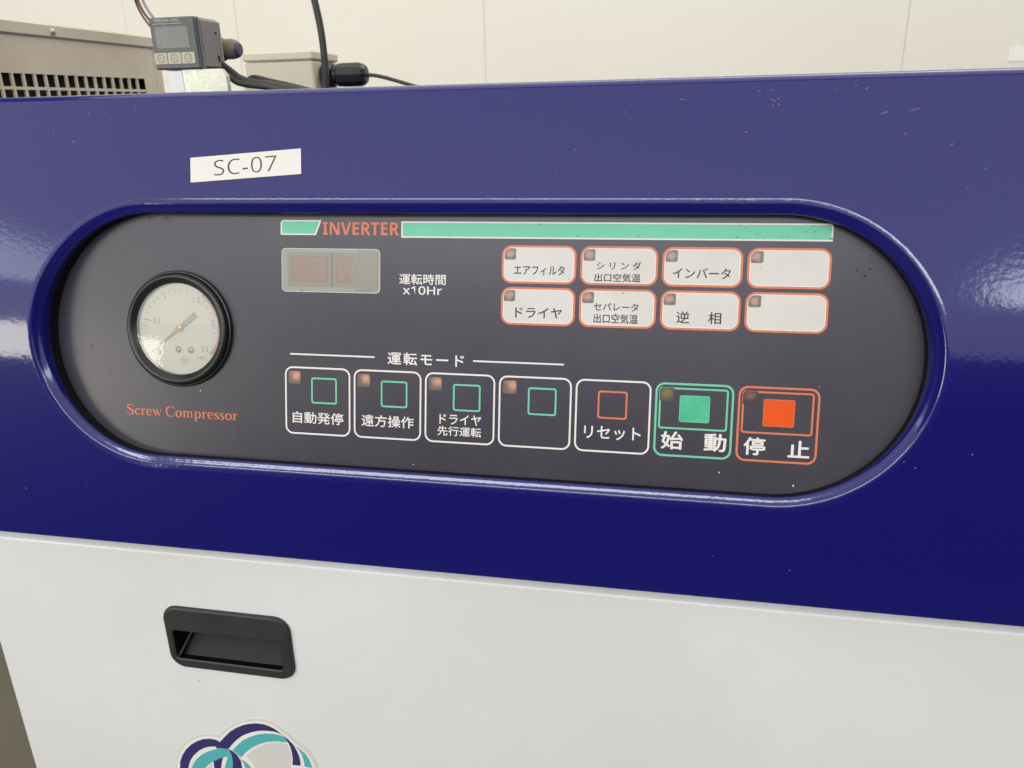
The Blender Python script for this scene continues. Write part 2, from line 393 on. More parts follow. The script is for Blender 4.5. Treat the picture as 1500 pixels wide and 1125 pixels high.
# chips and scuffs in the paint
g = G()
def chip(u, v, n, r, stretch=1, ang=0):
    k = 7; pts = []
    for i in range(k):
        a = 2*math.pi*i/k; q = r*random.uniform(.6, 1.2); x, y = q*math.cos(a)*stretch, q*math.sin(a)
        pts.append((u+x*math.cos(ang)-y*math.sin(ang), v+x*math.sin(ang)+y*math.cos(ang)))
    g.poly(pts, on(n))
for (u, v, r, st, a) in [(-705, 352, 1.9, 1, 0), (-742, 371, 1.1, 2, .6), (-680, 395, .9, 3, 1.2), (-640, 385, .8, 2.5, .9), (-598, 404, .8, 3, .8), (-395, 270, 1.1, 1.3, 1.4), (-770, 384, .8, 2, .5),
                         (560, 330, 1.2, 2, .8), (480, 372, .8, 8, .3), (515, 375, .7, 10, .25), (505, 345, .8, 2, 1.2), (580, 275, 1.0, 1.5, .2), (600, 300, .7, 3, .9), (310, 350, .9, 2, .3), (225, 395, .8, 5, .1), (150, 380, .8, 2, 0), (85, 330, .8, 2, 1), (60, 300, .8, 1.5, .4),
                         (530, -75, 1.0, 2, .3), (545, -82, .9, 2, .9), (-820, -210, 1.3, 1, 0), (-700, -190, .8, 1.5, .5), (400, -240, .8, 2, .4), (610, -60, .9, 1.8, .2), (650, 345, .9, 2.5, .7)]:
    chip(u, v, h(v)+.25, r, st, a)
for k in range(26):
    u, v = random.uniform(-950, 735), random.choice([random.uniform(275, 412), random.uniform(-285, -175)])
    if random.random() < .3: v = random.uniform(370, 412)
    chip(u, v, h(v)+.25, random.uniform(.25, .5), random.choice([1, 1.5, 2.5, 4]), random.uniform(0, 3))
for k in range(16):
    u = random.uniform(150, 480); chip(u, 408-random.uniform(0, 10), h(405)+.35, random.uniform(.4, .9), 3, random.uniform(0, .4))
tag(g.build('paint_chip', 'chip_white', cover), kind='stuff')
g = G()
for (u, v) in [(340, 392), (344, 390), (349, 393), (342, 384), (350, 385)]: chip(u, v, h(v)+.3, 1.2, 1.2, .3)
tag(g.build('scuff_mark', 'chip_white', cover), kind='stuff')

# ---- control panel plate
def stadium(r, k=48):
    P = [(CR+r*math.cos(math.radians(a)), CV+r*math.sin(math.radians(a))) for a in [-90+180*i/k for i in range(k+1)]]
    P += [(CL+r*math.cos(math.radians(a)), CV+r*math.sin(math.radians(a))) for a in [90+180*i/k for i in range(k+1)]]
    return P
panel = G().slab(stadium(204), on(-6), on(0)).build('control_panel', 'panel', comp)
panel['label'] = 'dark grey oval control panel plate set back in the blue cover'
g = G(); g.ring(stadium(191.5), stadium(190.8), lambda x, y: W(x, y, LN+.8 if (x-max(min(x, CR), CL))**2+(y-CV)**2 > 191.2**2 else 0.1)); g.ring(stadium(204), stadium(191.5), on(LN+.8))
g.build('rim_gap_wall', 'rim_gap', panel)  # shade of the unlit gap under the lip, put in as black
g = G()
for (u, v, r) in [(-586, 236, 1.8), (-557, 237, 1.9), (-551, 235, 1.1), (-547, 237, .9), (-675, 60, 1.0), (-700, 32, 1.5), (-668, -14, 1.0), (463, 172, 1.6), (478, 174, 1.7), (473, 165, 1.8), (-480, 236, .8), (150, 243, .7), (260, 243, .7), (262, 42, .7)]:
    chip(u, v, .25, r, 1.4, random.uniform(0, 1))
for k in range(40):
    u, v = random.uniform(-720, 500), random.uniform(-130, 235); chip(u, v, .25, random.uniform(.3, .6), 1.3, random.uniform(0, 3))
tag(g.build('dirt_speck', 'chip_black', panel), kind='stuff')
g = G()
for (u, v, r) in [(-505, -33, .9), (-150, -130, .8), (300, -112, 1.0), (400, -124, 1.1), (426, 15, .6), (-600, 120, .8)]: chip(u, v, .3, r, 1.5, random.uniform(0, 2))
tag(g.build('light_scratch', 'white', panel), kind='stuff')

# header stripe: short mint piece, lettering, long mint piece, each with a pale outline
def stripe(pts, ins):
    G().poly(pts, on(.2)).build('stripe_outline', 'white', panel)
    G().poly(ins, on(.45)).build('header_stripe', 'mint', panel)
stripe([(-363.5, 212.5), (-306, 212.5), (-297, 234.6), (-360, 234.6), (-363.5, 231)], [(-361, 214.6), (-307.8, 214.6), (-300.6, 232.6), (-359, 232.6), (-361, 230.4)])
stripe([(-171.3, 209.8), (430, 209.8), (430, 229), (428.5, 232), (426, 233.2), (-171.3, 233.6)], [(-169, 212), (427.6, 212), (427.6, 229), (425, 231), (-169, 231.4)])
g = G(); latin(g, 'INVERTER', -295, -174.3, 213, 232, on(.4), bold=.004, style='sans_bold'); g.build('header_lettering', 'orange', panel)['label'] = 'orange INVERTER lettering in the mint stripe'
g = G(); lettering(g, '運転時間', -174, -102.3, 141.6, 157.2, on(.3), bold=.012); latin(g, 'x10Hr', -168.5, -107.8, 126.8, 139.2, on(.3), bold=.012); g.build('hour_lettering', 'white', panel)
for a, b in ((-350.4, -212.3), (-59.2, 75.8)):
    G().poly(rrect(a, b, 30.3, 32.7, .6, 2), on(.3)).build('heading_line', 'white', panel)
g = G(); lettering(g, '運転モード', -192, -72.6, 21.2, 40.4, on(.3), bold=.016, spacing=1.18); g.build('heading_lettering', 'white', panel)

g = G()
for k in range(34):
    u = 428-random.random()**2*130; chip(u, random.uniform(213, 231), .6, random.uniform(.3, .8), random.choice([1, 1.5, 3]), random.uniform(-.4, 1.5))
tag(g.build('stripe_grime', 'grime', panel), kind='stuff')
# serif lettering drawn with a broad pen
def pen(g, pts, fn, h0=.25):
    """pts: (x, y, width) list, smoothed"""
    Q = []
    for i in range(len(pts)-1):
        a, b, c, d = [pts[max(i-1, 0)], pts[i], pts[i+1], pts[min(i+2, len(pts)-1)]]
        for j in range(4):
            t = j/4; Q.append(tuple(.5*((2*b[k])+(-a[k]+c[k])*t+(2*a[k]-5*b[k]+4*c[k]-d[k])*t*t+(-a[k]+3*b[k]-3*c[k]+d[k])*t**3) for k in range(3)))
    Q.append(pts[-1]); L = []; Rr = []
    for i, q in enumerate(Q):
        a, b = Q[max(i-1, 0)], Q[min(i+1, len(Q)-1)]; dx, dy = b[0]-a[0], b[1]-a[1]; m = math.hypot(dx, dy) or 1
        nx, ny = -dy/m*q[2]/2, dx/m*q[2]/2; L.append((q[0]+nx, q[1]+ny)); Rr.append((q[0]-nx, q[1]-ny))
    k = len(L); g.add([fn(*p) for p in L]+[fn(*p) for p in Rr], [(i, i+1, k+i+1, k+i) for i in range(k-1)])
T1, T2 = .13, .05
GL = {
 'S': (.56, [[(.50, .60, .05), (.47, .70, .06), (.30, .745, .05), (.11, .66, .11), (.13, .50, .13), (.30, .38, .14), (.46, .26, .13), (.46, .10, .11), (.28, -.01, .05), (.10, .05, .06), (.07, .18, .05)]]),
 'C': (.70, [[(.66, .58, .06), (.60, .70, .06), (.40, .745, .05), (.17, .62, .11), (.09, .37, .13), (.17, .12, .11), (.40, -.01, .05), (.58, .05, .05), (.67, .17, .04)]]),
 'c': (.45, [[(.41, .39, .09), (.33, .46, .06), (.20, .44, .08), (.09, .30, T1), (.12, .11, .12), (.26, .0, .06), (.41, .09, .05)]]),
 'r': (.38, [[(.04, .42, .04), (.13, .45, .09), (.14, .30, T1), (.14, .02, T1)], [(.03, .01, .035), (.25, .01, .035)], [(.14, .28, .05), (.22, .43, .06), (.35, .43, .11)]]),
 'e': (.47, [[(.10, .26, .04), (.40, .27, .045), (.38, .40, .08), (.26, .47, .05), (.13, .40, .10), (.08, .23, T1), (.14, .07, .11), (.27, .0, .06), (.42, .09, .04)]]),
 'w': (.70, [[(.02, .455, .035), (.22, .455, .035)], [(.10, .45, .11), (.17, .24, .11), (.24, .0, .08)], [(.24, .0, .04), (.36, .42, .05)], [(.33, .45, .11), (.40, .24, .11), (.47, .0, .08)], [(.47, .0, .04), (.63, .45, .05)], [(.54, .455, .035), (.70, .455, .035)], [(.27, .455, .035), (.42, .455, .035)]]),
 'o': (.52, [[(.26, .465, .045), (.12, .38, .11), (.085, .23, T1), (.14, .06, .11), (.27, -.005, .045), (.40, .08, .11), (.435, .24, T1), (.38, .40, .11), (.26, .465, .045)]]),
 'm': (.80, [[(.03, .42, .04), (.12, .45, .09), (.13, .30, T1), (.13, .02, T1)], [(.03, .01, .035), (.23, .01, .035)], [(.14, .36, .05), (.26, .455, .06), (.37, .40, .11), (.39, .2, .12), (.39, .02, .12)], [(.29, .01, .035), (.49, .01, .035)], [(.40, .36, .05), (.52, .455, .06), (.63, .40, .11), (.65, .2, .12), (.65, .02, .12)], [(.55, .01, .035), (.76, .01, .035)]]),
 'p': (.54, [[(.03, .42, .04), (.12, .45, .09), (.13, .25, T1), (.13, -.24, T1)], [(.03, -.245, .035), (.25, -.245, .035)], [(.14, .37, .05), (.27, .46, .06), (.41, .39, .11), (.45, .24, T1), (.41, .08, .11), (.28, .0, .06), (.14, .06, .05)]]),
 's': (.38, [[(.32, .36, .05), (.29, .44, .05), (.19, .465, .05), (.085, .40, .09), (.11, .30, .11), (.22, .22, .12), (.31, .14, .11), (.29, .04, .08), (.17, -.005, .05), (.07, .04, .05), (.05, .13, .045)]]),
 ' ': (.22, [])}
s = 'Screw Compressor'; tot = sum(GL[c][0] for c in s); k = (198.5)/tot; x = -639.5; g = G(); ky = 21.5
for ci, c in enumerate(s):
    for si, st in enumerate(GL[c][1]):
        pen(g, [(x+px*k, -77.5+py*ky, pw*k*.82) for px, py, pw in st], on(.25+.02*si))
    x += GL[c][0]*k
g.build('maker_lettering', 'orange', panel)['label'] = 'orange serif Screw Compressor lettering under the gauge'

# ---- eight status tiles
TX = [['エアフィルタ', 'シ リ ン ダ|出口空気温', 'インバータ', ''], ['ドライヤ', 'セパレータ|出口空気温', '逆　 相', '']]
TB = [[[(-.6, 72.8, 158.4, 172.4)], [(118, 180, 168.2, 179.2), (115.5, 179.6, 151, 162.8)], [(223.7, 301.2, 157.9, 172.2)], []],
      [[(2.5, 70.7, 97.3, 112.3)], [(115.6, 178.4, 110.4, 121.6), (116, 178.2, 92.8, 106.1)], [(231, 291.7, 95.8, 112.4)], []]]
NM = [['air filter', 'cylinder outlet temperature', 'inverter', 'blank upper'], ['dryer', 'separator outlet temperature', 'reverse phase', 'blank lower']]
for r in range(2):
    v1, v0 = ((200.6, 146.2), (141.1, 86.6))[r]
    for c in range(4):
        a = -18.8+113.77*c; b = a+108
        t = G().slab(rrect(a, b, v0, v1, 14), on(0), on(.3)).build('status_tile', 'cream', comp)
        t['label'] = 'cream status tile, %s one of two rows, %s' % (('upper', 'lower')[r], NM[r][c])
        G().ring(rrect(a, b, v0, v1, 14), rrect(a+3, b-3, v0+3, v1-3, 11.4), on(.5)).build('tile_border', 'orange', t)
        G().ring(rrect(a+3, b-3, v0+3, v1-3, 11.4), rrect(a+4.3, b-4.3, v0+4.3, v1-4.3, 10.2), on(.55)).build('tile_inner_line', 'white', t)
        G().slab(rrect(a+3.9, a+20.5, v1-20.4, v1-4.2, 2.6, 5, 9), on(.3), on(.7)).build('lamp_frame', 'disp_line', t)
        G().slab(rrect(a+4.5, a+19.9, v1-19.8, v1-4.8, 2.2, 5, 8.5), on(.7), on(.9)).build('indicator_lamp', 'led_lamp', t)
        if TX[r][c]:
            g = G()
            for body, (x0, x1, y0, y1) in zip(TX[r][c].split('|'), TB[r][c]): lettering(g, body, x0, x1, y0, y1, on(.6), bold=.007)
            g.build('tile_lettering', 'black_print', t)

# ---- seven push buttons
BT = [[('自動発停', -347, -263, -76, -57.6)], [('遠方操作', -233.2, -149.8, -75, -56.6)], [('ドライヤ', -109.6, -45.2, -65, -49.4), ('先行運転', -112.6, -44.8, -82.4, -68)], [],
      [('リセット', 107.8, 189, -74.4, -55)], [('始', 217.5, 248.6, -83, -57), ('動', 277, 307.6, -83, -57)], [('停', 330.8, 360.2, -84.5, -59), ('止', 389.8, 418.8, -84.6, -60.5)]]
BN = ['auto start and stop push button, leftmost of the mode row', 'remote operation push button, second in the mode row', 'dryer advance push button, third with two lines of lettering', 'blank mode push button with lamp and mint square only',
      'reset push button with hollow orange square', 'green outlined start push button with filled mint square', 'orange outlined stop push button with filled orange square']
for k in range(7):
    a = -359.2+113.27*k; b = a+107.7; v1, v0 = 12.2, -93.4
    col = 'white' if k < 5 else ('mint' if k == 5 else 'orange'); lw = 2.6 if k < 5 else 3.0
    t = G().slab(rrect(a+.6, b-.6, v0+.6, v1-.6, 12), on(0), on(.22)).build('push_button', 'panel', comp); t['label'] = BN[k]
    G().ring(rrect(a, b, v0, v1, 12.5), rrect(a+lw, b-lw, v0+lw, v1-lw, 10), on(.45)).build('button_outline', col, t)
    if k >= 5:
        G().ring(rrect(a+5.4, b-7.4, -53.8, 5.6, 4), rrect(a+8, b-10, -51.2, 3, 2), on(.4)).build('inner_outline', col, t)
    if k < 5:
        x0 = a+(43.5 if k < 4 else 32.2)
        G().ring(rrect(x0, x0+42.3, -44.2, -3.6, 4), rrect(x0+2.6, x0+39.7, -41.6, -6.2, 2), on(.45)).build('button_square', 'mint' if k < 4 else 'orange', t)
    else:
        x0 = a+34
        G().poly(rrect(x0, x0+41.6, -43, -5, 3), on(.42)).build('square_edge', col, t)
        G().poly(rrect(x0+.9, x0+40.7, -42.1, -5.9, 2.4), on(.55)).build('button_square', 'mint_fill' if k == 5 else 'orange_fill', t)
    if k != 4:
        m = 'led_btn' if k < 4 else ('led_green' if k == 5 else 'led_dim')
        G().slab(rrect(a+6.2, a+26.4, -14.4, 5.2, 2.5, 5, 3.5 if k < 4 else 5), on(.42), on(.75)).build('indicator_lamp', m, t)
    if BT[k]:
        g = G()
        for (body, x0, x1, y0, y1) in BT[k]: lettering(g, body, x0, x1, y0, y1, on(.5), bold=.012 if k < 5 else .022)
        g.build('button_lettering', 'white', t)

# ---- hour display
dsp = G().slab(rrect(-362.5, -203.9, 127, 192.6, 7), on(0), on(.3)).build('hour_display', 'disp', comp); dsp['label'] = 'greenish blank two digit hour display window'
G().ring(rrect(-362.5, -203.9, 127, 192.6, 7), rrect(-361.6, -204.8, 127.9, 191.7, 6.3), on(.45)).build('window_edge', 'cream', dsp)
G().poly(rrect(-353, -209, 135, 187, 2), on(.45)).build('display_body', 'disp_in', dsp)
G().poly(rrect(-282.4, -279.2, 136, 186, .5), on(.7)).build('digit_gap', 'disp_line', dsp)
for a, b in ((-346.5, -288.5), (-272.5, -215)):
    G().ring(rrect(a-1, b+1, 142.6, 181, 1.5), rrect(a, b, 143.6, 180, 1), on(.6)).build('digit_frame', 'disp_line', dsp)
    G().poly(rrect(a, b, 143.6, 180, 1), on(.65)).build('display_digit', 'digit', dsp)
cr = [(-238, 189), (-243.5, 180), (-246.5, 170), (-248.5, 161), (-251, 156)]
G().poly(cr+[(x+1.5, y-.3) for x, y in cr[::-1]], on(.9)).build('film_crease', 'disp', dsp)
G().poly([(-238, 190.5), (-243.5, 180), (-246.5, 170), (-248.5, 161), (-251, 156), (-247, 140), (-243, 130), (-214, 130), (-208, 136), (-207, 186), (-212, 190.5)], on(.8)).build('lifted_film', M['disp_in'], dsp)
g = G(); [chip(-252+random.uniform(-6, 6), 150+random.uniform(-6, 6), 1.0, .5) for _ in range(9)]; chip(-330.5, 129.5, .6, 1.3); tag(g.build('dirt_speck', 'chip_black', dsp), kind='stuff')

# ---- pressure gauge
GU, GV = -538.0, 64.0
def gp(x, y, n): return W(GU+x, GV+y, n)
gauge = empty_g = G().lathe([(91.8, 0), (91.8, 4), (91.2, 5.4), (90, 6), (88.6, 6), (88, 5), (87.4, 6.5), (87, 10), (86, 12), (84.2, 13.2), (82, 13.6), (80.2, 13.2), (78.3, 12), (76.3, 9.6), (74.4, 8), (73, 7.4), (72.2, 6.5), (71.8, 1.0)], lambda x, y, hh: gp(x, y, hh), 96)
gauge.f.pop()
gauge = gauge.build('pressure_gauge', 'black_plastic', comp, smooth=50); gauge['label'] = 'round black rimmed pressure gauge with cream dial'
G().lathe([(72, 1.5)], lambda x, y, hh: gp(x, y, hh), 72).build('dial', 'dial', gauge)
def gon(n): return lambda x, y: gp(x, y, n)
g = G()
for i in range(26):
    a = math.radians(217-10.06*i); big = i % 5 == 0
    if i > 22 or i in (15, 20): continue
    r0, r1 = (52, 64) if big else (58, 64); wd = .8 if big else .45
    ca, sa = math.cos(a), math.sin(a); g.poly([(r0*ca-wd*sa, r0*sa+wd*ca), (r1*ca-wd*sa, r1*sa+wd*ca), (r1*ca+wd*sa, r1*sa-wd*ca), (r0*ca+wd*sa, r0*sa-wd*ca)], gon(1.8))
g.build('dial_scale', 'grey_print', gauge)
g = G()
for body, x, y in (('0.5', -40, 12), ('1.5', 31, 46.5), ('2', 58, 12), ('2.5', 43, -30), ('MPa', 37, -45), ('0', -38, -38)):
    wd = {'2': 3.2, '0': 3.2, 'MPa': 7}.get(body, 5.6); g = G(); lettering(g, body, x-wd, x+wd, y-4.3 if body != 'MPa' else y-3, y+4.3 if body != 'MPa' else y+3, gon(1.85)); g.build('dial_numeral', 'grey_print', gauge)
g = G(); P1 = []; P2 = []
for i in range(31):
    a = math.radians(54-90*i/30); P1.append((69.5*math.cos(a), 69.5*math.sin(a))); r = 66.2 if i < 24 else 66.2-(i-24)*.6; P2.append((r*math.cos(a), r*math.sin(a)))
g.poly(P1+P2[::-1], gon(1.7)); g.build('red_zone', 'red_print', gauge)
for x, y in ((-3, -33), (19, -33)):
    G().lathe([(5.2, 1.6), (5.0, 2.6), (4.0, 3.4), (2, 3.8), (0, 3.9)], lambda p, q, hh: gp(x+p, y+q, hh), 20).build('dial_screw', 'screw', gauge, smooth=True)
g = G(); g.ring([(8.2+6.6*math.cos(i/24*6.2832), -50.5+6.6*math.sin(i/24*6.2832)) for i in range(24)], [(8.2+5.9*math.cos(i/24*6.2832), -50.5+5.9*math.sin(i/24*6.2832)) for i in range(24)], gon(1.8))
lettering(g, 'NK', 4.2, 12.2, -53.6, -47.4, gon(1.85)); g.build('dial_emblem', 'grey_print', gauge)
g = G(); hx, hy = 0.5, 1.5; d = Vector((-.79, -.613)); q = Vector((.613, -.79))
def nd(t, s): return (hx+d.x*t+q.x*s, hy+d.y*t+q.y*s)
g.slab([nd(-37, 4.2), nd(-34.5, 1), nd(-37, -4.6), nd(-10, -3.2), nd(0, -2.4), nd(20, -1.4), nd(46, -.4), nd(46, .4), nd(20, 1.4), nd(0, 2.4), nd(-10, 3.2)], gon(3.6), gon(4.1))
g.build('needle', 'needle', gauge)
G().lathe([(5.6, 3.6), (5.6, 5.4), (4.6, 6), (1.2, 6.1), (.9, 5.6), (0, 5.6)], lambda p, q_, hh: gp(hx+p, hy+q_, hh), 28).build('needle_hub', 'brass', gauge, smooth=40)
G().lathe([(72.4, 7.0)], lambda x, y, hh: gp(x, y, hh), 72).build('gauge_glass', 'glass', gauge)

# ---- name tape on the cover
ca, sa = .983*math.cos(math.radians(3.75)), .983*math.sin(math.radians(3.75))
def tp(k):
    def f(x, y):
        u, v = -409.6+x*ca-y*sa, 312.2+x*sa+y*ca; return W(u, v, h(v)+k)
    return f
tape = G().slab([(-91.5, -19), (91.5, -19), (91.5, 19), (-91.5, 19)], tp(.05), tp(.6)).build('label_tape', 'tape', comp); tape['label'] = 'white SC-07 tape stuck slightly askew on the blue cover'
g = G(); latin(g, 'SC-07', -51.5, 51.5, -11.5, 12, tp(.75), bold=-.012, spacing=1.04); g.build('tape_lettering', 'black_print', tape)

# ---- white door under the cover (with an opening for the flush handle)
YD = -64.0; DL, DR, DB = -966.0, 810.0, -3100.0
HX0, HX1, HZ0, HZ1 = -607.0, -372.5, -529.0, -405.0
ZT = -305.5
g = G(); hx0, hx1, hz0, hz1 = HX0+8, HX1-8, HZ0+8, HZ1-8
def q4(x0, x1, z0, z1): g.add([(x0, YD, z0), (x1, YD, z0), (x1, YD, z1), (x0, YD, z1)], [(0, 1, 2, 3)])
q4(DL+3, hx0, DB, ZT); q4(hx1, DR-3, DB, ZT); q4(hx0, hx1, hz1, ZT); q4(hx0, hx1, DB, hz0)
# rounded top edge, small folds at the sides
def drape(us, prof):
    k = len(g.v); m = len(prof)
    for u in us:
        for y, z in prof: g.v.append((u, y, z))
    for j in range(m-1): g.f.append((k+j, k+j+1, k+m+j+1, k+m+j))
RT = 13.0
drape([DL+3, DR-3], [(YD+5-5*math.cos(a), ZT+5*math.sin(a)) for a in [math.radians(58)*i/10 for i in range(11)]]+[(YD+8, ZT+7.6), (YD+20, ZT+14.6), (YD+24, ZT+15.5), (120, ZT+15.5)])
for X, s_ in ((DL, 1), (DR, -1)):
    k = len(g.v); pr = [(X+s_*(3-3*math.sin(a)), YD+3-3*math.cos(a)) for a in [math.pi/2*i/5 for i in range(6)]]+[(X, 190)]
    for x, y in pr: g.v += [(x, y, DB), (x, y, ZT+RT*.3)]
    for j in range(len(pr)-1): g.f.append((k+2*j, k+2*j+1, k+2*j+3, k+2*j+2))
door = g.build('front_door', 'door', comp, smooth=35); door['label'] = 'off white front door below the blue cover'
G().box(DL+1, DR-1, 180, 1600, -3300, DECK-14).build('cabinet_body', 'door', comp)
G().box(DL+30, DR-30, 10, 58, -3300, DB-2).build('plinth', 'dark', comp)

# ---- flush handle
def dn(y): return lambda x, z: (x, y, z)
hd = G(); o_ = rrect(HX0, HX1, HZ0, HZ1, 27, 8); 
def inset(P, k):
    cx, cz_ = (HX0+HX1)/2, (HZ0+HZ1)/2; w_, h_ = (HX1-HX0)/2, (HZ1-HZ0)/2
    return [(cx+(x-cx)*(1-k/w_), cz_+(z-cz_)*(1-k/h_)) for x, z in P]
op = rrect(HX0+14, HX1-21, HZ0+19, HZ1-47, 7, 8)
hd.ring(o_, inset(o_, .4), lambda x, z: (x, YD-.2, z))
L = [(o_, YD+.5), (o_, YD-2.5), (inset(o_, 1.2), YD-5), (inset(o_, 4), YD-6.4)]
for (A, ya), (B, yb) in zip(L[:-1], L[1:]):
    n_ = len(A); hd.add([(x, ya, z) for x, z in A]+[(x, yb, z) for x, z in B], [(k, (k+1) % n_, n_+(k+1) % n_, n_+k) for k in range(n_)])
A = inset(o_, 4); lip2 = rrect(HX0+12, HX1-19, HZ0+17, HZ1-45, 9, 8); n_ = len(A)
for (A_, ya), (B_, yb) in (((A, YD-6.4), (lip2, YD-6.8)), ((lip2, YD-6.8), (op, YD-5.2))):
    hd.add([(x, ya, z) for x, z in A_]+[(x, yb, z) for x, z in B_], [(k, (k+1) % n_, n_+(k+1) % n_, n_+k) for k in range(n_)])
handle = hd.build('door_handle', 'handle', comp, smooth=40); handle['label'] = 'black plastic flush pull handle set in the white door'
# the pocket behind the opening: shallow at the bottom lip, deep behind the upper flap
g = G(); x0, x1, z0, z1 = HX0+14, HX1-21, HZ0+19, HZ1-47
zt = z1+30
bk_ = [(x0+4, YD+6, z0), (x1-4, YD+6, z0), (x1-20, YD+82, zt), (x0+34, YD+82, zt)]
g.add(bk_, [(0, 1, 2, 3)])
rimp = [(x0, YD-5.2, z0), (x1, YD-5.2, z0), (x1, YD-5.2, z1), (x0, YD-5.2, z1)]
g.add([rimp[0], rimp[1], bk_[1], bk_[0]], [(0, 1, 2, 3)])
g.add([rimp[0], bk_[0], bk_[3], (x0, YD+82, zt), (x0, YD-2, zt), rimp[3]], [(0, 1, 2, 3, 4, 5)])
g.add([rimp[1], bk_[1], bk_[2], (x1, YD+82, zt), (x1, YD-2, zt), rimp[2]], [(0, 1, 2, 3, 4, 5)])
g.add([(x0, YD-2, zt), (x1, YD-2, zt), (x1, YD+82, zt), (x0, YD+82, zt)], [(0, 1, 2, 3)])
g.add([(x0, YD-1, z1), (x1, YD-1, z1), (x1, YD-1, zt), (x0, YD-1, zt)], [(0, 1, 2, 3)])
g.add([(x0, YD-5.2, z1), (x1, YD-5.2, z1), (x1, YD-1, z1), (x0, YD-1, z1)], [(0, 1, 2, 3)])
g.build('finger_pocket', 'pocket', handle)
g = G(); g.tube([(x0+3, YD-4.8, z0+2), (x0+14, YD+28, z0+34), (x0+30, YD+70, zt-16)], 2.2, 8, 4)
g.build('pocket_rib', 'handle', handle, smooth=True)

# ---- emblem sticker
WHITE=[(-654.3,-819.1),(-649.2,-791.5),(-643.7,-770.8),(-640.5,-753.2),(-632.6,-735.0),(-621.6,-717.7),(-607.8,-702.7),(-592.6,-691.9),(-578.2,-685.2),(-564.4,-681.0),(-551.2,-680.8),(-541.7,-682.7),(-532.4,-671.4),(-520.8,-659.7),(-506.1,-648.1),(-492.1,-639.8),(-484.7,-637.0),(-473.4,-633.3),(-460.3,-630.7),(-448.8,-630.5),(-436.6,-633.4),(-425.9,-639.5),(-414.7,-649.2),(-403.4,-658.9),(-394.2,-668.4),(-384.9,-677.2),(-375.5,-686.1),(-368.5,-697.2),(-363.6,-708.8),(-360.4,-726.9),(-363.7,-765.5)]
FILM=[(-659.2,-824.1),(-653.3,-792.3),(-647.4,-771.4),(-644.0,-753.8),(-635.9,-734.3),(-624.5,-715.0),(-610.0,-699.2),(-594.2,-688.4),(-578.7,-681.2),(-563.7,-677.2),(-550.6,-676.7),(-543.1,-677.5),(-534.0,-668.0),(-522.3,-655.6),(-506.5,-643.9),(-491.5,-636.0),(-484.1,-633.2),(-472.8,-629.0),(-459.7,-626.5),(-446.1,-626.4),(-434.0,-629.3),(-422.3,-635.9),(-411.0,-645.0),(-399.8,-654.7),(-390.5,-663.5),(-380.6,-672.2),(-370.8,-681.0),(-363.4,-693.3),(-358.1,-706.6),(-355.1,-726.0),(-358.8,-768.4)]
HOLER=[(-495.1,-715.9),(-477.4,-697.8),(-453.8,-682.0),(-434.8,-674.9),(-415.7,-673.2),(-408.2,-676.3),(-404.3,-691.0),(-405.1,-709.8),(-407.8,-722.8),(-414.3,-774.8),(-470.3,-785.2),(-480.5,-741.9),(-486.2,-728.9)]
HOLE2=[(-579.1,-759.4),(-572.7,-751.1),(-567.9,-745.1),(-568.8,-757.5),(-572.6,-784.3),(-588.9,-787.2)]
NAVY1=[(-644.5,-797.3),(-637.8,-769.7),(-634.9,-753.5),(-627.3,-736.7),(-616.6,-720.7),(-604.3,-707.8),(-590.2,-697.2),(-577.0,-690.6),(-563.2,-687.1),(-551.3,-687.6),(-543.1,-691.3),(-532.5,-678.9),(-519.4,-664.4),(-504.7,-652.8),(-489.5,-644.2),(-476.4,-639.2),(-463.3,-636.4),(-450.6,-636.2),(-439.4,-638.7),(-428.6,-643.6),(-419.3,-651.6),(-413.0,-656.2),(-421.3,-652.1),(-431.4,-649.5),(-446.2,-650.1),(-460.2,-652.4),(-474.8,-657.8),(-488.6,-664.9),(-495.4,-669.1),(-509.0,-681.3),(-519.5,-693.0),(-527.1,-703.7),(-530.1,-705.5),(-542.2,-705.6),(-553.5,-708.2),(-552.3,-703.9),(-558.3,-704.2),(-566.4,-706.1),(-578.2,-711.0),(-590.9,-720.2),(-603.0,-732.5),(-612.0,-745.7),(-617.9,-759.7),(-620.2,-766.6),(-626.2,-794.0)]
TEAL1=[(-619.2,-792.7),(-612.7,-765.3),(-606.3,-751.1),(-596.1,-737.8),(-582.8,-725.2),(-568.1,-716.3),(-553.7,-709.5),(-541.0,-705.4),(-527.4,-705.6),(-524.2,-716.5),(-523.6,-730.3),(-526.1,-750.0),(-532.5,-777.0),(-549.6,-780.1),(-543.7,-753.1),(-538.8,-739.4),(-532.5,-724.2),(-541.1,-726.3),(-550.6,-730.5),(-564.1,-739.3),(-575.8,-749.7),(-585.5,-760.5),(-598.2,-788.9)]
NAVY2=[(-564.2,-739.9),(-550.6,-730.9),(-542.6,-727.5),(-546.8,-738.2),(-551.1,-754.4),(-556.5,-781.4),(-569.2,-783.7),(-565.4,-756.9)]
NAVY3=[(-527.4,-705.6),(-520.8,-708.6),(-512.3,-717.0),(-507.6,-728.8),(-507.2,-746.6),(-512.1,-773.3),(-531.9,-776.9),(-526.7,-750.1),(-524.1,-736.8),(-523.3,-721.4),(-525.7,-711.6)]
TEAL2=[(-520.5,-706.7),(-508.6,-692.4),(-494.7,-678.9),(-483.2,-671.4),(-467.0,-662.6),(-450.3,-657.1),(-434.3,-655.2),(-421.8,-655.9),(-413.3,-658.4),(-409.8,-664.3),(-407.4,-670.0),(-415.4,-670.7),(-430.1,-671.3),(-447.6,-675.4),(-464.6,-683.2),(-480.0,-693.9),(-495.0,-707.7),(-505.3,-720.8),(-512.0,-715.0)]
